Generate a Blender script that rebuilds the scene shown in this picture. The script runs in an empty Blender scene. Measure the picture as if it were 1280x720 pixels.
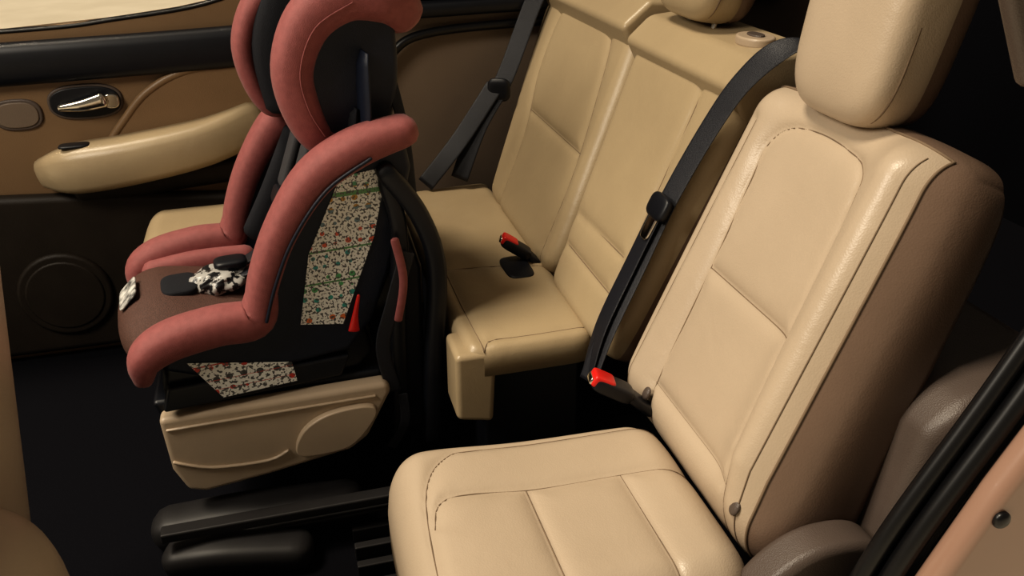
import bpy, bmesh, math, random
import numpy as np
from mathutils import Vector as V, Matrix
random.seed(3)
scn=bpy.context.scene
# ------------------------------------------------------------------ materials
def mat(name,col,rough=.5,col2=None,nscale=30,bump=0.0,bscale=200,metal=0,spec=.5,coat=0,sheen=0,wrinkle=0):
    m=bpy.data.materials.new(name); m.use_nodes=True
    nt=m.node_tree; b=nt.nodes['Principled BSDF']
    b.inputs['Base Color'].default_value=(*col,1); b.inputs['Roughness'].default_value=rough
    b.inputs['Metallic'].default_value=metal
    b.inputs['Specular IOR Level'].default_value=spec
    if coat: b.inputs['Coat Weight'].default_value=coat
    if sheen: b.inputs['Sheen Weight'].default_value=sheen
    tc=nt.nodes.new('ShaderNodeTexCoord')
    if col2 is None: col2=tuple(c*.85 for c in col)
    n=nt.nodes.new('ShaderNodeTexNoise'); n.inputs['Scale'].default_value=nscale; n.inputs['Detail'].default_value=4
    nt.links.new(tc.outputs['Object'],n.inputs['Vector'])
    r=nt.nodes.new('ShaderNodeValToRGB'); r.color_ramp.elements[0].position=.35; r.color_ramp.elements[1].position=.65
    r.color_ramp.elements[0].color=(*col2,1); r.color_ramp.elements[1].color=(*col,1)
    nt.links.new(n.outputs['Fac'],r.inputs['Fac']); nt.links.new(r.outputs['Color'],b.inputs['Base Color'])
    last=None
    if wrinkle:
        w=nt.nodes.new('ShaderNodeTexNoise'); w.inputs['Scale'].default_value=13; w.inputs['Detail'].default_value=3; w.inputs['Distortion'].default_value=.6
        nt.links.new(tc.outputs['Object'],w.inputs['Vector'])
        bw=nt.nodes.new('ShaderNodeBump'); bw.inputs['Strength'].default_value=wrinkle; bw.inputs['Distance'].default_value=.02
        nt.links.new(w.outputs['Fac'],bw.inputs['Height']); last=bw
    if bump:
        v=nt.nodes.new('ShaderNodeTexVoronoi'); v.inputs['Scale'].default_value=bscale
        nt.links.new(tc.outputs['Object'],v.inputs['Vector'])
        bp=nt.nodes.new('ShaderNodeBump'); bp.inputs['Strength'].default_value=bump; bp.inputs['Distance'].default_value=.002
        nt.links.new(v.outputs['Distance'],bp.inputs['Height'])
        if last: nt.links.new(last.outputs['Normal'],bp.inputs['Normal'])
        last=bp
    if last: nt.links.new(last.outputs['Normal'],b.inputs['Normal'])
    return m
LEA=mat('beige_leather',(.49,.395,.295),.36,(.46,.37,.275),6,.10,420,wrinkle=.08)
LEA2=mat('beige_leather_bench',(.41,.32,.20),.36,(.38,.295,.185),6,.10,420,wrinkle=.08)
BRN=mat('brown_leather',(.19,.128,.093),.40,(.17,.115,.083),8,.10,420,wrinkle=.06)
THR=mat('stitch_thread',(.20,.14,.09),.8)
PLB=mat('beige_plastic',(.45,.355,.255),.38,(.42,.33,.24),12,.1,600)
PLG=mat('taupe_plastic',(.10,.076,.064),.42,(.088,.067,.056),12,.2,600)
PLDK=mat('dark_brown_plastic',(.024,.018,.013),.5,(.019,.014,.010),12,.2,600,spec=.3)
PLK=mat('black_plastic',(.007,.008,.012),.42,spec=.4)
PLD=mat('dark_grey_plastic',(.018,.017,.018),.5,spec=.35)
CAR=mat('black_carpet',(.003,.003,.005),.95,(.005,.005,.007),300,spec=.1)
WEB=mat('belt_webbing',(.010,.011,.017),.45,None,200,.3,900,spec=.5)
NAVY=mat('navy_shell_fabric',(.008,.012,.026),.5,None,60,.2,700,spec=.4)
PINK=mat('dusty_rose_fabric',(.30,.085,.082),.6,(.255,.070,.068),80,.35,900,sheen=.12)
MESH=mat('brown_mesh_fabric',(.12,.055,.040),.6,(.06,.028,.02),400,.5,800)
GREY=mat('charcoal_fabric',(.014,.015,.020),.8,None,300,.4,900,spec=.3)
GRYP=mat('grey_harness_pad',(.05,.05,.055),.7,None,300,.4,900,spec=.3)
CHR=mat('chrome',(.8,.76,.68),.15,metal=1)
RED=mat('red_plastic',(.70,.02,.015),.35)
DTR=mat('brown_door_trim',(.22,.138,.072),.42,(.20,.125,.065),5,.15,500)
QTR=mat('grey_brown_trim',(.18,.135,.098),.5,(.165,.123,.09),5,.15,500)
RUB=mat('black_rubber',(.005,.005,.006),.35)
PNT=mat('rose_beige_paint',(.34,.21,.155),.3,(.32,.195,.145),3,coat=.5)
WHT=mat('white_tag',(.7,.68,.64),.6,(.06,.06,.06),60)
GRD=mat('sunlit_concrete',(.9,.84,.72),.9,(.80,.74,.62),1.5)
def label_mat(name,kind):
    m=bpy.data.materials.new(name); m.use_nodes=True; nt=m.node_tree; b=nt.nodes['Principled BSDF']; b.inputs['Roughness'].default_value=.35
    L=nt.links; N=nt.nodes.new
    tc=N('ShaderNodeTexCoord'); sp=N('ShaderNodeSeparateXYZ'); L.new(tc.outputs['UV'],sp.inputs[0])
    r=N('ShaderNodeValToRGB'); r.color_ramp.interpolation='CONSTANT'
    cols=[(.75,.2,.05),(.05,.35,.3),(.1,.4,.15),(.05,.3,.3),(.7,.12,.06),(.15,.25,.3),(.55,.3,.05),(.1,.35,.2)] if kind==0 else [(.6,.05,.03),(.05,.05,.05),(.6,.06,.04)]
    e=r.color_ramp.elements; e[0].color=(*cols[0],1); e[0].position=0; e[1].color=(*cols[1],1); e[1].position=1/len(cols)
    for i in range(2,len(cols)):
        x=e.new(i/len(cols)); x.color=(*cols[i],1)
    L.new(sp.outputs['Y'],r.inputs['Fac'])
    mp=N('ShaderNodeMapping'); mp.inputs['Scale'].default_value=(9,15,1) if kind==0 else (7,4,1); L.new(tc.outputs['UV'],mp.inputs[0])
    vo=N('ShaderNodeTexVoronoi'); vo.inputs['Scale'].default_value=1; vo.inputs['Randomness'].default_value=.3; L.new(mp.outputs[0],vo.inputs['Vector'])
    lt=N('ShaderNodeMath'); lt.operation='LESS_THAN'; lt.inputs[1].default_value=.26; L.new(vo.outputs['Distance'],lt.inputs[0])
    mx=N('ShaderNodeMix'); mx.data_type='RGBA'; mx.inputs[6].default_value=(.86,.86,.82,1)
    L.new(lt.outputs[0],mx.inputs[0]); L.new(r.outputs['Color'],mx.inputs[7])
    r2=N('ShaderNodeValToRGB'); r2.color_ramp.interpolation='CONSTANT'; e=r2.color_ramp.elements; e[0].position=0; e[0].color=(0,0,0,1); e[1].position=.30; e[1].color=(1,1,1,1)
    for ps,v in ((.31,0),(.50,1),(.51,0),(.82,1),(.845,0)):
        x=e.new(ps); x.color=(v,v,v,1)
    L.new(sp.outputs['Y'],r2.inputs['Fac'])
    mxb=N('ShaderNodeMix'); mxb.data_type='RGBA'; mxb.inputs[7].default_value=(.12,.32,.12,1) if kind==0 else (.55,.05,.03,1)
    L.new(r2.outputs['Color'],mxb.inputs[0]); L.new(mx.outputs[2],mxb.inputs[6])
    mp2=N('ShaderNodeMapping'); mp2.inputs['Scale'].default_value=(46,60,1) if kind==0 else (30,16,1); L.new(tc.outputs['UV'],mp2.inputs[0])
    no=N('ShaderNodeTexNoise'); no.inputs['Scale'].default_value=1.0; L.new(mp2.outputs[0],no.inputs['Vector'])
    gt=N('ShaderNodeMath'); gt.operation='GREATER_THAN'; gt.inputs[1].default_value=.545; L.new(no.outputs['Fac'],gt.inputs[0])
    mx2=N('ShaderNodeMix'); mx2.data_type='RGBA'; mx2.inputs[7].default_value=(.09,.09,.09,1)
    L.new(gt.outputs[0],mx2.inputs[0]); L.new(mxb.outputs[2],mx2.inputs[6]); L.new(mx2.outputs[2],b.inputs['Base Color'])
    return m
LAB0=label_mat('pictogram_label',0); LAB1=label_mat('warning_label',1)
# ------------------------------------------------------------------ helpers
def empty(name,loc=(0,0,0),rz=0,parent=None):
    e=bpy.data.objects.new(name,None); scn.collection.objects.link(e); e.location=loc; e.rotation_euler=(0,0,rz); e.parent=parent; return e
def mk(name,verts,faces,mats,parent=None,smooth=True,midx=None):
    me=bpy.data.meshes.new(name); me.from_pydata([tuple(map(float,v)) for v in verts],[],faces)
    for m in (mats if isinstance(mats,(list,tuple)) else [mats]): me.materials.append(m)
    if midx is not None: me.polygons.foreach_set('material_index',midx)
    if smooth: me.polygons.foreach_set('use_smooth',[True]*len(me.polygons))
    me.update(); o=bpy.data.objects.new(name,me); scn.collection.objects.link(o)
    if parent: o.parent=parent
    return o
def fixn(o):
    bm=bmesh.new(); bm.from_mesh(o.data); bmesh.ops.recalc_face_normals(bm,faces=bm.faces); bm.to_mesh(o.data); bm.free()
def bevel(o,w,seg=3):
    fixn(o)
    m=o.modifiers.new('bev','BEVEL'); m.width=w; m.segments=seg; m.limit_method='ANGLE'; m.angle_limit=math.radians(25)
    w2=o.modifiers.new('wn','WEIGHTED_NORMAL'); w2.keep_sharp=True
    return o
def smooth_poly(pts,n=6,closed=True):
    out=[];N=len(pts); P=[V(p) for p in pts]
    rng=range(N) if closed else range(N-1)
    for i in rng:
        if closed: p0,p1,p2,p3=P[i-1],P[i],P[(i+1)%N],P[(i+2)%N]
        else: p0,p1,p2,p3=P[max(i-1,0)],P[i],P[i+1],P[min(i+2,N-1)]
        for k in range(n):
            t=k/n
            out.append(.5*((2*p1)+(-p0+p2)*t+(2*p0-5*p1+4*p2-p3)*t*t+(-p0+3*p1-3*p2+p3)*t**3))
    if not closed: out.append(P[-1])
    return out
def prism(name,pts,a0,a1,mt,parent=None,axis='x',bev=.006,seg=3,smooth=False):
    if smooth: pts=[(p.x,p.y) for p in smooth_poly([(p[0],p[1],0) for p in pts])]
    f={'x':lambda p,a:(a,p[0],p[1]),'y':lambda p,a:(p[0],a,p[1]),'z':lambda p,a:(p[0],p[1],a)}[axis]
    n=len(pts); vs=[f(p,a0) for p in pts]+[f(p,a1) for p in pts]
    fs=[list(range(n)),list(range(n,2*n))]+[[i,(i+1)%n,n+(i+1)%n,n+i] for i in range(n)]
    o=mk(name,vs,fs,mt,parent,smooth=True); bevel(o,bev,seg); return o
def box(name,lo,hi,mt,parent=None,bev=.006,seg=3):
    return prism(name,[(lo[0],lo[1]),(hi[0],lo[1]),(hi[0],hi[1]),(lo[0],hi[1])],lo[2],hi[2],mt,parent,'z',bev,seg)
def sweep(name,pts,wdir,rw,rt,mt,parent=None,n=6,k=16,power=2.0,res=True,taper=True):
    m=len(pts)
    lst=lambda a:list(a) if isinstance(a,(list,)) else [a]*m
    RW,RT=lst(rw),lst(rt); WD=lst(wdir) if isinstance(wdir,list) else [wdir]*m
    if n>1 and res:
        P=smooth_poly(pts,n,False)
        A=smooth_poly([(RW[i],RT[i],0) for i in range(m)],n,False); Wd=smooth_poly([V(w) for w in WD],n,False)
    else: P=[V(p) for p in pts]; A=[V((RW[i],RT[i],0)) for i in range(m)]; Wd=[V(w) for w in WD]
    vs=[];fs=[];M=len(P)
    for i in range(M):
        t=(P[min(i+1,M-1)]-P[max(i-1,0)]).normalized(); w=Wd[i]-t*Wd[i].dot(t); w.normalize(); q=t.cross(w)
        for j in range(k):
            a=2*math.pi*j/k; c,s=math.cos(a),math.sin(a)
            vs.append(P[i]+w*A[i].x*math.copysign(abs(c)**(2/power),c)+q*A[i].y*math.copysign(abs(s)**(2/power),s))
    for i in range(M-1):
        for j in range(k): fs.append([i*k+j,i*k+(j+1)%k,(i+1)*k+(j+1)%k,(i+1)*k+j])
    if taper:
        for e,i in ((0,0),(1,M-1)):
            t=(P[1]-P[0]).normalized()*-1 if e==0 else (P[-1]-P[-2]).normalized()
            r=min(A[i].x,A[i].y)
            base=i*k; prev=base
            for st in (.5,.85,1.0):
                sc=math.sqrt(max(0,1-st*st))*.98+.02; nb=len(vs)
                for j in range(k):
                    vs.append(P[i]+(vs[base+j]-P[i])*sc+t*r*st)
                for j in range(k): fs.append([prev+j,prev+(j+1)%k,nb+(j+1)%k,nb+j])
                prev=nb
            fs.append([prev+j for j in range(k)])
    else: fs.append(list(range(k))); fs.append([(M-1)*k+j for j in range(k)])
    o=mk(name,vs,fs,mt,parent); fixn(o); return o
def pad(name,parent,O,U,W,N,L0,R0,L1,R1,H,T,rT=.05,r=.05,seams=(),A=.012,sw=.014,extra=None,mats=(LEA,BRN),corner=.25,res=.006,thread=True,brown=0.0,back=None,tbrown=0.0,edge_seam=False):
    O,U,W,N=V(O),V(U),V(W),V(N)
    nu=int(max(R0-L0,R1-L1)/res); nv=int(H/res)
    g=lambda n:np.array([ .75*t+.25*math.sin(t*math.pi/2) for t in np.linspace(-1,1,n+1)])
    gu,gv=g(nu),g(nv)
    uu,vv=np.meshgrid(gu,gv,indexing='ij')
    f=np.sqrt(1-corner*np.abs(uu)**7*np.abs(vv)**7)
    def prof(d):
        x=np.clip(d/r,0,1); return np.sqrt(np.clip(1-(1-x)**2,0,1))
    def xs(uu,vv,f):
        t=(vv*f+1)/2; lo=L0+(L1-L0)*t; hi=R0+(R1-R0)*t
        return (lo+hi)/2+uu*f*(hi-lo)/2, t*H, (hi-lo)
    x,s,w=xs(uu,vv,f)
    def height(uu,vv,x,s,w):
        e=prof((1-np.abs(uu))*w/2)*prof((1-np.abs(vv))*H/2)
        h=(T-rT)+rT*e
        ds=np.full(x.shape,9.)
        for sm in seams:
            for (ax,ay),(bx,by) in zip(sm[:-1],sm[1:]):
                dx,dy=bx-ax,by-ay; q=np.clip(((x-ax)*dx+(s-ay)*dy)/(dx*dx+dy*dy+1e-12),0,1)
                ds=np.minimum(ds,np.hypot(x-ax-q*dx,s-ay-q*dy))
        if len(seams): h=h-A*np.exp(-ds/sw)*np.clip(e,0,1)
        if extra is not None: h=h+extra(x,s)*e
        return h,e
    h,e_=height(uu,vv,x,s,w)
    vs=[];a,b=x.shape
    for i in range(a):
        for j in range(b): vs.append(O+U*x[i,j]+W*s[i,j]+N*h[i,j])
    pu=prof((1-np.abs(gu))*(R0-L0)/2); pv=prof((1-np.abs(gv))*H/2)
    ib=max([i for i in range(a) if gu[i]<0 and pu[i]<brown],default=0)
    jb=min([j for j in range(b) if gv[j]>0 and pv[j]<tbrown],default=b)
    fs=[];mi=[]
    for i in range(a-1):
        for j in range(b-1):
            fs.append([i*b+j,(i+1)*b+j,(i+1)*b+j+1,i*b+j+1]); mi.append(1 if (i<ib or j>=jb) else 0)
    ring=[i*b for i in range(a)]+[(a-1)*b+j for j in range(1,b)]+[i*b+b-1 for i in range(a-2,-1,-1)]+[j for j in range(b-2,0,-1)]
    K=len(ring); prev=list(ring)
    if back is None: levels=[(0,0.)]
    else: levels=[(.6,0.),(.85,.006),(.97,.018),(1.0,.035)]
    mx_,ms_=(L0+R0+L1+R1)/4,H/2
    for fr,ins in levels:
        nb=len(vs)
        for q in ring:
            i,j=divmod(q,b); xx,sv=x[i,j],s[i,j]
            hb=0 if back is None else -back(sv)*fr
            dx=(mx_-xx); ds_=(ms_-sv)
            xx2=xx+ins*np.clip(dx/((R0-L0)/2),-1,1); s2=sv+ins*np.clip(ds_/(H/2),-1,1)
            vs.append(O+U*xx2+W*s2+N*hb)
        for q in range(K): fs.append([prev[q],nb+q,nb+(q+1)%K,prev[(q+1)%K]]); mi.append(1)
        prev=[nb+q for q in range(K)]
    fs.append(prev); mi.append(1)
    o=mk(name,vs,fs,list(mats),parent,midx=mi); fixn(o)
    if edge_seam:
        L=[V(vs[ib*b+j])+N*.001 for j in range(0,min(jb,b-1)+1)]+[V(vs[i*b+min(jb,b-1)])+N*.001 for i in range(ib+1,a-6)]
        sweep(name+'_side_piping',L,N,.0022,.0020,THR,parent,n=1,k=6,res=False)
        L=[V(vs[(ib+4)*b+j])+N*.0006 for j in range(0,min(jb,b-1)-2)]
        sweep(name+'_side_topstitch',L,N,.0008,.0010,THR,parent,n=1,k=6,res=False)
    if thread:
        for si,sm in enumerate(seams):
            pts=[]
            for (ax,ay),(bx,by) in zip(sm[:-1],sm[1:]):
                nn=max(2,int(math.hypot(bx-ax,by-ay)/.008))
                for k in range(nn): pts.append((ax+(bx-ax)*k/nn,ay+(by-ay)*k/nn))
            pts.append(sm[-1])
            px=np.array([p[0] for p in pts]); ps=np.array([p[1] for p in pts]); t=ps/H
            lo=L0+(L1-L0)*t; hi=R0+(R1-R0)*t; ww=hi-lo
            u_=np.clip((px-(lo+hi)/2)/(ww/2),-1,1); v_=np.clip(t*2-1,-1,1)
            hh,_=height(u_,v_,px,ps,ww)
            sweep(name+'_stitch_%d'%si,[O+U*px[k]+W*ps[k]+N*(hh[k]+.0008) for k in range(len(pts))],N,.0014,.0010,THR,parent,n=1,k=6,res=False)
    return o
def cr(pts,n=5): return [(p.x,p.y) for p in smooth_poly([(a,b,0) for a,b in pts],n,False)]
X=V((1,0,0));Y=V((0,1,0));Z=V((0,0,1))
BN=V((0,.9,.4356)); BW=V((0,-.4356,.9)); BO=V((0,0,.40))
g_=lambda d,w:np.exp(-(d/w)**2)
# ------------------------------------------------------------------ near seat
ns=empty('rear_car_seat')
T=.07
seams=[cr([(.315,.0),(.335,.10),(.352,.28),(.368,.42),(.372,.475),(.345,.51),(.28,.522),(.21,.518),(.165,.505),(.145,.46),(.11,.275),(.068,.09),(.052,.0)]),
       [(.352,.275),(.11,.275)],[(.333,.075),(.066,.075)],
       cr([(.408,.0),(.412,.25),(.418,.50)])]
ex=lambda x,s: .034*g_(x-(.045+.09*s),.045)*np.clip(s/.12,0,1)+.012*g_(x-.42,.04)
pad('backrest',ns,BO-BN*T-BW*.02,X,BW,BN,-.03,.445,.022,.475,.575,T,.06,.065,seams,.010,.010,ex,corner=.16,res=.005,brown=.87,back=lambda s:.085-.045*min(1,max(0,s/.57)),tbrown=.60,edge_seam=True)
def rbox(name,c,U,W,N,hw,hh,hn,mt,parent,p=3.2,nu=40,nv=28,taper=0):
    vs=[];fs=[]
    sp=lambda a,e:math.copysign(abs(a)**e,a)
    e=2/p
    for i in range(nv+1):
        ph=-math.pi/2+math.pi*i/nv
        for j in range(nu):
            th=2*math.pi*j/nu
            a=sp(math.cos(ph),e)*sp(math.cos(th),e); b_=sp(math.cos(ph),e)*sp(math.sin(th),e); c_=sp(math.sin(ph),e)
            k=1+taper*c_
            vs.append(V(c)+V(U)*a*hw*k+V(N)*b_*hn*k+V(W)*c_*hh)
    for i in range(nv):
        for j in range(nu): fs.append([i*nu+j,i*nu+(j+1)%nu,(i+1)*nu+(j+1)%nu,(i+1)*nu+j])
    o=mk(name,vs,fs,mt,parent); return o
hW=V((0,-.20,.98)); hN=V((0,.98,.20))
def headrest(parent,c,hw=.105,hh=.13,hn=.055,m=LEA):
    c=V(c)
    rbox('headrest_cushion',c,X,hW,hN,hw,hh,hn,m,parent,4,56,36,.06)
    rbox('headrest_back',c-hN*.020,X,hW,hN,hw*.985,hh*.97,hn*.95,BRN,parent,4,56,36,.06)
    pts=[]
    for i in range(61):
        a=2*math.pi*i/60; ca,sa=math.cos(a),math.sin(a)
        pts.append(c+X*math.copysign(abs(ca)**.5,ca)*hw*.985*(1+.06*sa)+hW*math.copysign(abs(sa)**.5,sa)*hh*.985+hN*hn*.28)
    sweep('headrest_seam',pts,hN,.0018,.0018,THR,parent,n=1,k=6,res=False,taper=False)
    for sx in (-.05,.05):
        sweep('headrest_post',[c+X*sx-hW*(hh-.02)-hN*.02,c+X*sx-hW*(hh+.08)-hN*.02],X,.006,.006,CHR,parent,n=1,res=False)
headrest(ns,(.262,-.272,.998))
cs=[cr([( .165,.0),(.17,.115),(.17,.245),(.172,.36),(.12,.385)]),[(.17,.250),(-.10,.247)],[(.17,.112),(-.10,.109)],
    cr([(.275,.0),(.275,.28),(.26,.345),(.20,.382),(.08,.395),(-.10,.397)])]
pad('seat_cushion',ns,(0,-.02,.30),X,Y,Z,-.06,.312,-.06,.322,.435,.12,.07,.06,cs,.009,.012,lambda x,s:.012*g_(s-.36,.10),mats=(LEA,LEA),corner=.36,res=.005)
prism('cushion_base',[(-.05,.0),(.28,.0),(.28,.37),(-.05,.37)],.20,.31,PLD,ns,'z',.02)
prism('seat_leg',[(.02,.05),(.26,.05),(.26,.35),(.02,.35)],.0,.21,PLK,ns,'z',.01)
prism('recliner_cover',[(.01,.30),(.02,.37),(-.02,.425),(-.08,.45),(-.15,.435),(-.18,.36),(-.17,.28)],-.075,-.02,PLG,ns,'x',.018,5,smooth=True)
# ------------------------------------------------------------------ middle + far bench
bs=empty('rear_car_seat')
T=.10
sm=[cr([(.575,.0),(.59,.20),(.622,.50),(.65,.525)]),[(.585,.10),(.82,.10)],[(.60,.17),(.83,.165)],[(.64,.525),(.93,.51)]]
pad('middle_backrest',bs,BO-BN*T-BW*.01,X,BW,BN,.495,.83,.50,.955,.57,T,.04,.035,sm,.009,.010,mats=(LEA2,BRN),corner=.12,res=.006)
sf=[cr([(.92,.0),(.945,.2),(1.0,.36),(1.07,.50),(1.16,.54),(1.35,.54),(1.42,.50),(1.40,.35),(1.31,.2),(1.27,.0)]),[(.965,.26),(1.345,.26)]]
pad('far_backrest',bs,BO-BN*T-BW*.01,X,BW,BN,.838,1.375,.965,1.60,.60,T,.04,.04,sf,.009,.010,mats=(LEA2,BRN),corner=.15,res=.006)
prism('middle_back_top',[(-.20,.86),(-.25,.905),(-.36,.915),(-.37,.80),(-.24,.78)],.50,.95,LEA2,bs,'x',.012,4)
prism('far_back_top',[(-.20,.88),(-.26,.93),(-.36,.92),(-.37,.80),(-.24,.78)],.965,1.55,LEA2,bs,'x',.012,4)
prism('strap_bezel',[(.60+.042*math.cos(a*math.pi/12),-.295+.03*math.sin(a*math.pi/12)) for a in range(24)],.905,.921,PLB,bs,'z',.004)
prism('strap_slot',[(.60+.022*math.cos(a*math.pi/12),-.295+.012*math.sin(a*math.pi/12)) for a in range(24)],.915,.924,PLG,bs,'z',.002)
headrest(bs,(.80,-.30,1.035),.12,.12,.055,LEA2)
headrest(bs,(1.30,-.30,1.07),.12,.12,.055,LEA2)
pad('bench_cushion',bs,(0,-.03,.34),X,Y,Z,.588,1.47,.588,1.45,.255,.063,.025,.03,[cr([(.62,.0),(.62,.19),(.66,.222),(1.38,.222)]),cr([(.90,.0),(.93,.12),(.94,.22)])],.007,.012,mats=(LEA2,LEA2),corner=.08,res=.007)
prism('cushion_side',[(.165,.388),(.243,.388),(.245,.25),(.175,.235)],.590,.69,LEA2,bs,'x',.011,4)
prism('cushion_frame',[(-.02,.345),(.18,.345),(.18,.02),(-.02,.02)],.66,1.4,PLK,bs,'x',.01)
# ------------------------------------------------------------------ seat belts
def belt(parent,pts,wd=X,w=.024,t=.0012,nm='webbing'): return sweep(nm,pts,wd,w,t,WEB,parent,n=8,k=12,power=6,taper=False)
def bp(x,s,h=0): return BO+X*x+BW*s+BN*h
b1=empty('seat_belt')
belt(b1,[bp(.36,.63,-.12),bp(.40,.615,-.03),bp(.435,.585,.01),bp(.475,.52,.02),bp(.502,.43,.018),bp(.512,.30,.018),bp(.50,.18,.02),bp(.475,.06,.03),bp(.455,-.03,.03)],wd=[V((.8,-.5,.1))]*2+[V((.9,.2,.2))]*2+[V((.95,.25,.1))]*5,w=.021)
belt(b1,[bp(.520,.30,.024),bp(.512,.18,.026),bp(.487,.06,.036),bp(.462,-.03,.03)],nm='lap_webbing',w=.021)
rbox('latch_tongue',bp(.512,.285,.028),X,BW,BN,.032,.022,.009,PLK,b1,3.5,24,16)
rbox('latch_plate',bp(.512,.255,.028),X,BW,BN,.014,.03,.003,CHR,b1,5,20,12)
b2=empty('seat_belt')
belt(b2,[(1.50,-.24,.98),(1.50,-.17,.86),(1.46,-.08,.68),(1.44,.0,.56),(1.42,.06,.43)],wd=V((.5,.8,.1)))
belt(b2,[(1.455,-.05,.66),(1.44,.05,.53),(1.43,.15,.42)],wd=V((.5,.8,.1)),nm='lap_webbing')
rbox('latch_tongue',(1.45,-.06,.65),V((.5,.86,0)),Z,V((.86,-.5,0)),.03,.03,.01,PLK,b2,3.5,24,16)
def buckle(c,d,par):
    e=empty('seat_belt_buckle',parent=par); d=V(d).normalized(); u=d.cross(Z).normalized(); n=u.cross(d).normalized(); c=V(c)
    rbox('housing',c,u,d,n,.02,.036,.012,PLK,e,5,28,20)
    rbox('release_button',c+d*.020+n*.004,u,d,n,.017,.019,.0105,RED,e,6,24,16)
    rbox('button_slot',c+d*.034,u,d,n,.012,.008,.006,CHR,e,6,20,12)
    sweep('stalk',[c-d*.03,c-d*.075-n*.01],u,.016,.008,PLK,e,n=1,res=False,power=4)
    return e
buckle((.330,.045,.452),(.15,.8,.45),ns)
buckle((.94,.035,.432),(.15,.75,.50),bs)
rbox('buckle_pocket',(.90,.045,.402),X,Y,Z,.055,.030,.006,PLK,bs,4,28,12)
for k,(x,s,h) in enumerate([(.030,.045,.012),(.325,.035,.004)]): rbox('isofix_button_%d'%k,bp(x,s,h),X,BW,BN,.009,.011,.004,PLG,ns,2.2,16,10)
# ------------------------------------------------------------------ slid-forward second-row seat
ss=empty('second_row_car_seat')
prism('side_shield',[(.777,.285),(.36,.292),(.352,.272),(.405,.175),(.44,.15),(.60,.123),(.72,.108),(.752,.118),(.772,.17)],.695,.735,PLB,ss,'x',.012,4)
sweep('shield_rib',[(.694,.765,.262),(.694,.60,.265),(.694,.385,.268)],Z,.0025,.004,PLB,ss,n=1,k=8,res=False)
sweep('shield_lower_ledge',[(.693,.765,.19),(.693,.70,.165),(.693,.60,.16),(.693,.56,.175)],Z,.003,.004,PLB,ss,n=4,k=8)
hp=[(.54,.165),(.53,.215),(.48,.248),(.405,.255),(.385,.235),(.42,.185),(.46,.163)]
prism('handle_pod',hp,.681,.70,PLB,ss,'x',.007,4,smooth=True)
prism('cushion_pan',[(.79,.30),(.36,.30),(.38,.20),(.76,.18)],.735,1.46,PLK,ss,'x',.01)
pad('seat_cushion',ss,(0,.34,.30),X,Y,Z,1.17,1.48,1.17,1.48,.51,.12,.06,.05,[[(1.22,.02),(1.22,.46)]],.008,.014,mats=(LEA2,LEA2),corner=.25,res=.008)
sweep('backrest_frame',[(.735,.275,.13),(.735,.262,.30),(.735,.245,.50),(.735,.27,.61),(.735,.325,.70)],Y,.018,.022,PLK,ss,power=4)
sweep('backrest_frame_rear',[(.74,.335,.15),(.74,.325,.40),(.74,.31,.58),(.74,.325,.68)],Y,.016,.018,PLK,ss,power=4)
prism('backrest_panel',[(.28,.14),(.34,.14),(.33,.45),(.33,.66),(.31,.66),(.27,.5)],.75,1.35,PLK,ss,'x',.01)
sweep('latch_webbing',[(.715,.30,.55),(.71,.335,.45),(.712,.36,.36),(.715,.345,.26)],Y,.014,.002,WEB,ss,power=4)
sweep('release_strap',[(.712,.33,.25),(.705,.33,.19),(.712,.36,.13)],Y,.01,.002,GREY,ss,power=4)
tr=empty('seat_track')
sweep('track_cover',[(.70,.80,.035),(.69,.62,.045),(.68,.46,.04)],X,.045,.035,PLD,tr,power=3)
sweep('track_cover_front',[(.62,.78,.03),(.60,.70,.04),(.58,.56,.03)],X,.04,.028,PLD,tr,power=3)
for k in range(4): box('rail_%d'%k,(.45+.05*k,.20,.0),(.468+.05*k,.46,.03),PLD,tr,.003)
box('cross_rail',(.60,.35,.08),(.63,.80,.10),PLD,tr,.004)
box('cross_rail_low',(.62,.35,.045),(.66,.70,.055),PLD,tr,.004)
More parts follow.
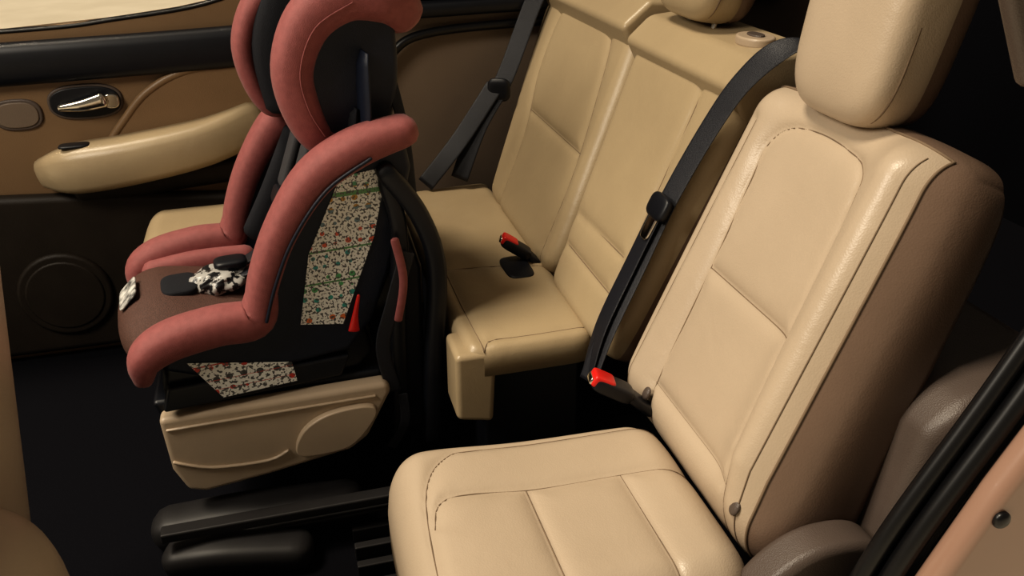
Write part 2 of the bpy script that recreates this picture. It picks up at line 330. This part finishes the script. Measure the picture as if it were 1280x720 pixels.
# ------------------------------------------------------------------ child seat (local: x 0..0.43 across, y-0.5, z)
cs_=empty('child_car_seat',(.72,.5,0),math.radians(7))
def c(x,y,z): return (x,y-.5,z)
R_=[(.75,.425),(.69,.45),(.62,.455),(.575,.47),(.555,.53),(.515,.615),(.45,.70),(.37,.745),(.285,.765)]
S_=[(.275,.70),(.30,.60),(.33,.50),(.37,.41),(.42,.355),(.56,.345),(.68,.355),(.75,.385)]
prof=[(y-.5,z) for y,z in R_+S_]
for k,(a,b) in enumerate([(0.0,.035),(.395,.43)]): prism('side_shell_%d'%k,prof,a,b,NAVY,cs_,'x',.012,4)
sp=[(.75,.385),(.67,.375),(.56,.36),(.47,.37),(.41,.43),(.37,.55),(.345,.70),(.335,.90)]
def sheet(name,line,x0,x1,th,mt,nx=14,bulge=0):
    L=smooth_poly([(0,y-.5,z) for y,z in line],6,False); vs=[];fs=[];M=len(L)
    for sgn in (0,1):
        for i,p in enumerate(L):
            t=(L[min(i+1,M-1)]-L[max(i-1,0)]).normalized(); n=t.cross(X); n=-n if n.z+n.y<0 else n
            for j in range(nx+1):
                u=j/nx; e=1-(2*u-1)**4
                ev=min(1,min(i,M-1-i)/3); ev=math.sqrt(max(0,1-(1-ev)**2))
                hh=(th*e*ev if sgn else -.004)+ (bulge*math.sin(math.pi*u)**2 if sgn else 0)
                vs.append(V((x0+(x1-x0)*u,p.y,p.z))+n*hh)
    st=nx+1;K=M*st
    for b0 in (0,K):
        for i in range(M-1):
            for j in range(nx): fs.append([b0+i*st+j,b0+i*st+j+1,b0+(i+1)*st+j+1,b0+(i+1)*st+j])
    for i in range(M-1):
        for j in (0,nx): fs.append([i*st+j,(i+1)*st+j,K+(i+1)*st+j,K+i*st+j])
    for j in range(nx):
        for i in (0,M-1): fs.append([i*st+j,i*st+j+1,K+i*st+j+1,K+i*st+j])
    o=mk(name,vs,fs,mt,cs_); fixn(o); return o
sheet('shell_spine',sp,.02,.41,.015,NAVY)
sheet('seat_pan_pad',[(.785,.365),(.782,.405),(.74,.425),(.65,.41),(.56,.395),(.48,.40)],.055,.375,.03,MESH,bulge=.008)
sheet('back_pad',[(.49,.40),(.43,.47),(.395,.57),(.37,.70),(.355,.80)],.055,.375,.03,GREY,bulge=.008)
for k,(x,sx) in enumerate([(.012,1),(.418,-1)]):
    sweep('thigh_bolster_%d'%k,[c(x+.01*sx,.785,.380),c(x,.775,.415),c(x,.73,.44),c(x,.65,.452),c(x,.585,.452),c(x,.565,.49)],X,[.030,.036,.038,.036,.034,.03],[.020,.030,.035,.036,.036,.03],PINK,cs_,power=2.6)
    sweep('torso_bolster_%d'%k,[c(x,.575,.46),c(x,.555,.53),c(x,.515,.615),c(x,.45,.70),c(x,.37,.745),c(x,.285,.765)],X,[.034,.034,.036,.040,.042,.038],[.026,.028,.030,.034,.034,.028],PINK,cs_,power=2.6)
    sweep('thigh_pad_inner_%d'%k,[c(x+.045*sx,.75,.415),c(x+.05*sx,.66,.425),c(x+.05*sx,.56,.42)],X,.022,.03,PINK,cs_,power=2.4)
    sweep('torso_pad_inner_%d'%k,[c(x+.045*sx,.52,.47),c(x+.05*sx,.47,.56),c(x+.055*sx,.41,.68)],X,.02,.04,GREY,cs_,power=2.4)
    sweep('bolster_piping_%d'%k,[c(x-.036*sx,.565,.46),c(x-.038*sx,.540,.53),c(x-.040*sx,.50,.61),c(x-.044*sx,.435,.69),c(x-.044*sx,.355,.735)],X,.003,.003,NAVY,cs_)
wing=[(.46,.74),(.49,.80),(.495,.88),(.46,.955),(.39,1.0),(.33,1.0),(.315,.90),(.325,.80),(.36,.74)]
for k,(x,sx,dy,rr) in enumerate([(.085,1,-.048,1.0),(.355,-1,.005,.55)]):
    prism('head_wing_%d'%k,[(y-.5+dy,z) for y,z in wing],x-.015,x+.02,NAVY,cs_,'x',.012,4,smooth=True)
    sweep('head_wing_pad_%d'%k,[c(x,.42+dy,.735),c(x,.465+dy,.745),c(x,.492+dy,.80),c(x,.50+dy,.875),c(x,.465+dy,.95),c(x,.40+dy,.99),c(x,.33+dy,.985),c(x+.01*sx,.30+dy,.955)],X,[v*(.8+.2*rr) for v in (.02,.03,.036,.038,.042,.046,.046,.036)],[v*rr for v in (.018,.028,.034,.036,.040,.045,.048,.04)],PINK,cs_,power=2.6)
    sweep('head_wing_seam_%d'%k,[c(x-.034*sx,.462+dy,.76),c(x-.038*sx,.485+dy,.81),c(x-.038*sx,.492+dy,.875),c(x-.042*sx,.460+dy,.945),c(x-.046*sx,.395+dy,.982)],X,.0015,.0015,PINK,cs_,k=6)
    sweep('head_inner_pad_%d'%k,[c(x+.035*sx,.41+dy,.76),c(x+.035*sx,.42+dy,.87),c(x+.035*sx,.38+dy,.97)],X,.022,.065,GREY,cs_,power=2.6)
rbox('head_back_pad',c(.22,.335,.88),X,Z,Y,.14,.13,.03,GREY,cs_,3.5)
rbox('head_top_pad',c(.22,.32,1.0),X,Z,Y,.13,.025,.04,GREY,cs_,3)
rbox('head_back_shell',c(.22,.31,.86),X,Z,Y,.15,.12,.02,NAVY,cs_,4)
rbox('head_tag',c(.13,.34,1.035),X,Z,Y,.025,.004,.02,WHT,cs_,5,16,10)
for k,x in enumerate((.16,.275)):
    sweep('harness_%d'%k,[c(x,.40,.77),c(x,.42,.70),c(x,.455,.60),c(x+(.215-x)*.35,.53,.49),c(x+(.215-x)*.7,.60,.462)],X,.02,.003,WEB,cs_,power=5)
    sweep('shoulder_pad_%d'%k,[c(x,.41,.765),c(x,.435,.70),c(x,.47,.61)],X,.026,.010,GRYP,cs_,power=4)
rbox('chest_clip',c(.217,.49,.60),X,V((0,-.4,.9)),V((0,.9,.4)),.05,.018,.008,PLK,cs_,4)
def crumple(name,cc,r,mt):
    me=bpy.data.meshes.new(name); bm=bmesh.new(); bmesh.ops.create_icosphere(bm,subdivisions=5,radius=1)
    for v in bm.verts:
        q=v.co; d=1+.12*math.sin(7*q.x+3*q.y)*math.cos(6*q.y+2*q.z)+.05*abs(math.sin(14*q.x+5*q.y*q.z))
        v.co=V((q.x*r[0]*d,q.y*r[1]*d,q.z*r[2]*d))+V(cc)
    bm.to_mesh(me); bm.free(); me.materials.append(mt); me.polygons.foreach_set('use_smooth',[True]*len(me.polygons))
    o=bpy.data.objects.new(name,me); scn.collection.objects.link(o); o.parent=cs_; return o
STR=mat('silver_striped_foil',(.40,.39,.37),.3,(.012,.012,.014),55)
STR.node_tree.nodes['Color Ramp'].color_ramp.elements[0].position=.48; STR.node_tree.nodes['Color Ramp'].color_ramp.elements[1].position=.51
crumple('buckle_pad',c(.20,.625,.458),(.05,.055,.022),STR)
rbox('crotch_buckle',c(.21,.60,.484),X,Y,Z,.024,.032,.010,PLK,cs_,3.5)
rbox('crotch_strap_pad',c(.20,.70,.458),X,Y,Z,.045,.035,.010,GREY,cs_,3.5)
rbox('front_label',c(.215,.795,.452),X,V((0,-.72,.69)),V((0,.69,.72)),.045,.024,.0025,WHT,cs_,6,24,12)
prism('base',[(y-.5,z) for y,z in [(.75,.385),(.76,.33),(.75,.30),(.40,.30),(.37,.33),(.385,.41),(.44,.35)]],.02,.41,PLK,cs_,'x',.012,4)
prism('base_skirt',[(y-.5,z) for y,z in [(.75,.350),(.765,.302),(.44,.302),(.42,.345)]],.0,.03,PLK,cs_,'x',.006)
def label(name,pts,x,mt,parent,uvb):
    me=bpy.data.meshes.new(name); n=len(pts); me.from_pydata([(x,p[0]-.5,p[1]) for p in pts],[],[list(range(n))]); me.materials.append(mt)
    uv=me.uv_layers.new(name='UVMap'); y0,y1,z0,z1=uvb
    for l in me.loops:
        p=pts[l.vertex_index]; uv.data[l.index].uv=((p[0]-y0)/(y1-y0),(p[1]-z0)/(z1-z0))
    o=bpy.data.objects.new(name,me); scn.collection.objects.link(o); o.parent=parent
    m=o.modifiers.new('s','SOLIDIFY'); m.thickness=.0008; return o
label('pictogram_label',[(.405,.700),(.320,.708),(.355,.58),(.428,.415),(.505,.43),(.475,.565)],-.0015,LAB0,cs_,(.31,.51,.41,.72))
label('base_warning_label',[(.71,.397),(.53,.357),(.525,.315),(.66,.312)],-.0025,LAB1,cs_,(.53,.72,.30,.40))
sweep('recline_lever',[c(-.008,.395,.47),c(-.008,.405,.43),c(-.008,.41,.40)],Y,[.003,.006,.011],.003,RED,cs_)
sweep('rear_fabric',[c(-.035,.325,.58),c(-.037,.315,.50),c(-.035,.33,.42)],Y,.008,.005,PINK,cs_)
sweep('tether_strap',[c(.10,.29,.90),c(.06,.27,.75),c(.03,.27,.60)],Y,.010,.002,WEB,cs_,power=4)
# ------------------------------------------------------------------ front seat
fs_=empty('front_car_seat')
pad('backrest',fs_,(0,1.175,.20),X,V((0,-.16,.987)),V((0,-.987,-.16)),-.12,.50,-.08,.46,.72,.24,.14,.12,[[(-.02,.0),(.0,.7)],[(.40,.0),(.37,.7)]],.008,.02,None,mats=(LEA,LEA),corner=.3,res=.01)
rbox('backrest_map_pocket',(.07,.96,.37),X,Z,Y,.15,.20,.165,LEA,fs_,3.2)
prism('cushion',[(1.0,.20),(1.5,.20),(1.5,.38),(1.02,.36)],-.08,.44,LEA,fs_,'x',.04,5)
box('seat_pedestal',(0,1.05,.0),(.40,1.40,.22),PLK,fs_,.02)
# ------------------------------------------------------------------ far door
dr=empty('car_door')
XD=1.55
prism('door_card',[(.40,.0),(2.1,.0),(2.1,.80),(.50,.83),(.36,.60),(.36,.2)],XD,XD+.06,DTR,dr,'x',.01)
sweep('upper_sill_pad',[(XD-.005,2.1,.765),(XD-.005,1.1,.775),(XD-.005,.56,.785),(XD,.46,.80)],Z,.050,.03,PLK,dr,power=3)
prism('window_frame_trim',[(2.1,.80),(2.1,.835),(1.1,.848),(.85,.862),(.70,.878),(.60,.895),(.50,.935),(.40,1.0),(.40,.80)],XD+.012,XD+.045,DTR,dr,'x',.006,4)
sweep('window_weatherseal',[(XD+.02,2.1,.832),(XD+.02,1.1,.845),(XD+.02,.85,.859),(XD+.02,.60,.893),(XD+.02,.42,.985)],X,.012,.006,RUB,dr)
sweep('armrest',[(XD-.02,1.055,.515),(XD-.045,.99,.525),(XD-.055,.85,.54),(XD-.045,.68,.565),(XD-.02,.56,.60)],X,[.035,.055,.06,.055,.03],[.042,.058,.058,.055,.05],LEA2,dr,power=3.4)
rbox('armrest_switch_plate',(XD-.065,.98,.587),X,Z,Y,.02,.004,.035,PLK,dr,4,20,12)
sweep('armrest_lower_trim',[(XD-.01,1.0,.45),(XD-.01,.80,.465),(XD-.01,.56,.48)],Z,.03,.02,PLDK,dr,power=3)  # dark brown strip running along below the armrest
A=smooth_poly([(XD,.92,.56),(XD,.87,.62),(XD,.80,.69),(XD,.70,.735),(XD,.56,.745)],6,False)
prism('arch_panel',[(p.y,p.z) for p in A]+[(.50,.70),(.50,.56)],XD-.018,XD+.01,DTR,dr,'x',.01,4)
sweep('arch_ridge',[(XD-.012,p.y,p.z) for p in A],X,.010,.010,DTR,dr,n=1,res=False)
el=lambda cy,cz,a,b,n=32,p=2.6:[(cy+a*math.copysign(abs(math.cos(t*2*math.pi/n))**(2/p),math.cos(t*2*math.pi/n)),cz+b*math.copysign(abs(math.sin(t*2*math.pi/n))**(2/p),math.sin(t*2*math.pi/n))) for t in range(n)]
prism('handle_bezel',el(.945,.675,.085,.043),XD-.006,XD+.01,PLG,dr,'x',.004)
prism('handle_recess',el(.945,.675,.079,.037),XD-.009,XD+.0,PLK,dr,'x',.003)
sweep('handle_lever',[(XD-.02,1.0,.668),(XD-.028,.95,.672),(XD-.03,.90,.682)],Z,[.008,.014,.018],.007,CHR,dr,power=2.6)
prism('lock_knob',el(.885,.675,.018,.018),XD-.02,XD-.005,CHR,dr,'x',.004)
prism('tweeter_ring',el(1.10,.655,.055,.038),XD-.006,XD+.01,PLG,dr,'x',.004)
prism('tweeter_grille',el(1.10,.655,.047,.031),XD-.009,XD,QTR,dr,'x',.003)
prism('lower_pocket_panel',[(.45,.40),(.98,.45),(1.30,.47),(2.0,.47),(2.0,.02),(.45,.02)],XD-.03,XD+.01,PLDK,dr,'x',.02,4)
prism('speaker_ring',el(1.09,.19,.115,.115,p=2),XD-.042,XD-.02,PLDK,dr,'x',.010,4)
prism('speaker_grille',el(1.09,.19,.095,.095,p=2),XD-.046,XD-.03,PLDK,dr,'x',.006)
# quarter trim
q=empty('quarter_trim_panel')
prism('panel',[(.36,-.0),(.40,.55),(.44,.74),(.50,.84),(-1.38,.86),(-1.38,.0)],XD+.02,XD+.07,QTR,q,'x',.01)
sweep('door_opening_seal',[(XD-.002,.30,.40),(XD-.005,.27,.62),(XD-.006,.20,.74),(XD-.006,.08,.79),(XD-.002,-.30,.80)],X,.012,.012,RUB,q)
sweep('door_opening_seal_front',[(XD+.005,.35,.30),(XD+.0,.37,.60),(XD,.42,.76),(XD,.50,.83)],X,.014,.014,RUB,q)
prism('upper_trim',[(.50,.86),(.40,1.0),(.30,1.6),(-1.38,1.6),(-1.38,.86)],XD+.03,XD+.07,CAR,q,'x',.01)
sweep('sill_ledge',[(XD+.0,.45,.84),(XD,.1,.845),(XD,-.3,.85),(XD,-.9,.85)],Z,.02,.03,PLK,q,power=3)
w=empty('window_1')
gm=bpy.data.materials.new('tinted_glass'); gm.use_nodes=True; gb=gm.node_tree.nodes['Principled BSDF']
gb.inputs['Transmission Weight'].default_value=1; gb.inputs['Roughness'].default_value=0; gb.inputs['IOR'].default_value=1.02; gb.inputs['Base Color'].default_value=(.97,.94,.88,1)
prism('pane',[(.48,.83),(2.1,.82),(2.1,1.35),(.40,1.35)],XD+.05,XD+.055,gm,w,'x',.0005,1)
# ------------------------------------------------------------------ right: wheel-well trim, weatherstrip, body
ww=empty('wheel_well_trim')
prism('bolster',[(-.15,.20),(-.16,.40),(-.20,.57),(-.225,.605),(-.28,.625),(-.42,.635),(-.44,.20)],-.065,.30,PLG,ww,'x',.028,6)
bd=empty('car_body_frame')
st=empty('door_weatherstrip',parent=bd)
for k,(dx,dy,r) in enumerate([(0,0,.011),(.012,-.028,.009),(-.02,-.018,.012),(-.035,-.045,.010)]):
    dy-=.050
    sweep('seal_%d'%k,[(-.12+dx,.06+dy,.20),(-.12+dx,-.02+dy,.40),(-.12+dx,-.07+dy,.52),(-.12+dx,-.145+dy,.66),(-.12+dx,-.205+dy,.78),(-.12+dx,-.26+dy,.90),(-.11+dx,-.34+dy,1.1),(-.08+dx,-.45+dy,1.4)],X,r,r,RUB,st)
sh=-.008
prism('outer_panel',[(y+sh,z) for y,z in [(-.05,.20),(-.10,.45),(-.17,.60),(-.245,.74),(-.31,.86),(-.42,1.1),(-.9,1.1),(-.9,.20)]],-.19,-.155,PNT,bd,'x',.015,5)
prism('inner_jamb',[(y-.085,z) for y,z in [(-.03,.20),(-.06,.42),(-.13,.57),(-.20,.70),(-.29,.86),(-.40,1.1),(-.9,1.1),(-.9,.20)]],-.155,-.07,PLK,bd,'x',.01,3)
prism('pillar_trim',[(-.175,1.0),(-.06,1.22),(-.10,1.5),(-.7,1.5),(-.7,1.0)],-.10,-.08,PLG,bd,'x',.008,3)
for k,(y,z) in enumerate([(-.175,.60),(-.24,.70)]): rbox('rubber_bumper_%d'%k,(-.192,y-.01,z-.03),Y,Z,X,.010,.010,.006,RUB,bd,2.2,20,14)
# ------------------------------------------------------------------ floor, cargo, outside
fl=box('floor',(-.05,-1.4,-.03),(1.62,2.2,.0),CAR,None,.004)
cg=empty('cargo_area_liner')
box('rear_wall',(-.05,-1.4,.0),(1.62,-1.36,1.6),CAR,cg,.004)
box('cargo_deck',(.0,-1.36,.0),(1.55,-.46,.30),CAR,cg,.01)
box('cargo_side',(-.02,-1.36,.30),(.02,-.75,1.6),CAR,cg,.004)
box('ground',(-8,-60,-.50),(90,90,-.45),GRD,None,.004)
# ------------------------------------------------------------------ lights
wd=bpy.data.worlds.new('w'); scn.world=wd; wd.use_nodes=True
wd.node_tree.nodes['Background'].inputs[0].default_value=(1,.84,.64,1); wd.node_tree.nodes['Background'].inputs[1].default_value=.13
def area(name,loc,tgt,size,e,col):
    l=bpy.data.lights.new(name,'AREA'); l.energy=e; l.size=size; l.color=col; o=bpy.data.objects.new(name,l); scn.collection.objects.link(o)
    o.location=loc; o.rotation_euler=(V(tgt)-V(loc)).to_track_quat('-Z','Y').to_euler(); return o
area('daylight_windscreen',(.1,2.1,2.2),(.5,.1,.4),.75,38,(1,.90,.75))
sl=bpy.data.lights.new('sun','SUN'); sl.energy=2.3; sl.angle=math.radians(14); sl.color=(1,.87,.68)
so=bpy.data.objects.new('sun',sl); scn.collection.objects.link(so); so.rotation_euler=(V((.10,.45,1.0))).to_track_quat('Z','Y').to_euler()
# ------------------------------------------------------------------ camera
Fv=V((.867,-.225,-.444)).normalized(); Rv=V((-.258,-.966,-.0134)); Rv=(Rv-Fv*Rv.dot(Fv)).normalized(); Uv=Rv.cross(Fv)
cam=bpy.data.cameras.new('camera'); co=bpy.data.objects.new('camera',cam); scn.collection.objects.link(co)
M=Matrix((Rv,Uv,-Fv)).transposed().to_4x4(); M.translation=V((-.754,.485,1.202)); co.matrix_world=M
cam.lens=36*1100/1280; cam.sensor_width=36; cam.clip_start=.02
scn.camera=co
scn.view_settings.view_transform='Standard'
try: scn.view_settings.look='Medium High Contrast'
except Exception as e: print('look',e)
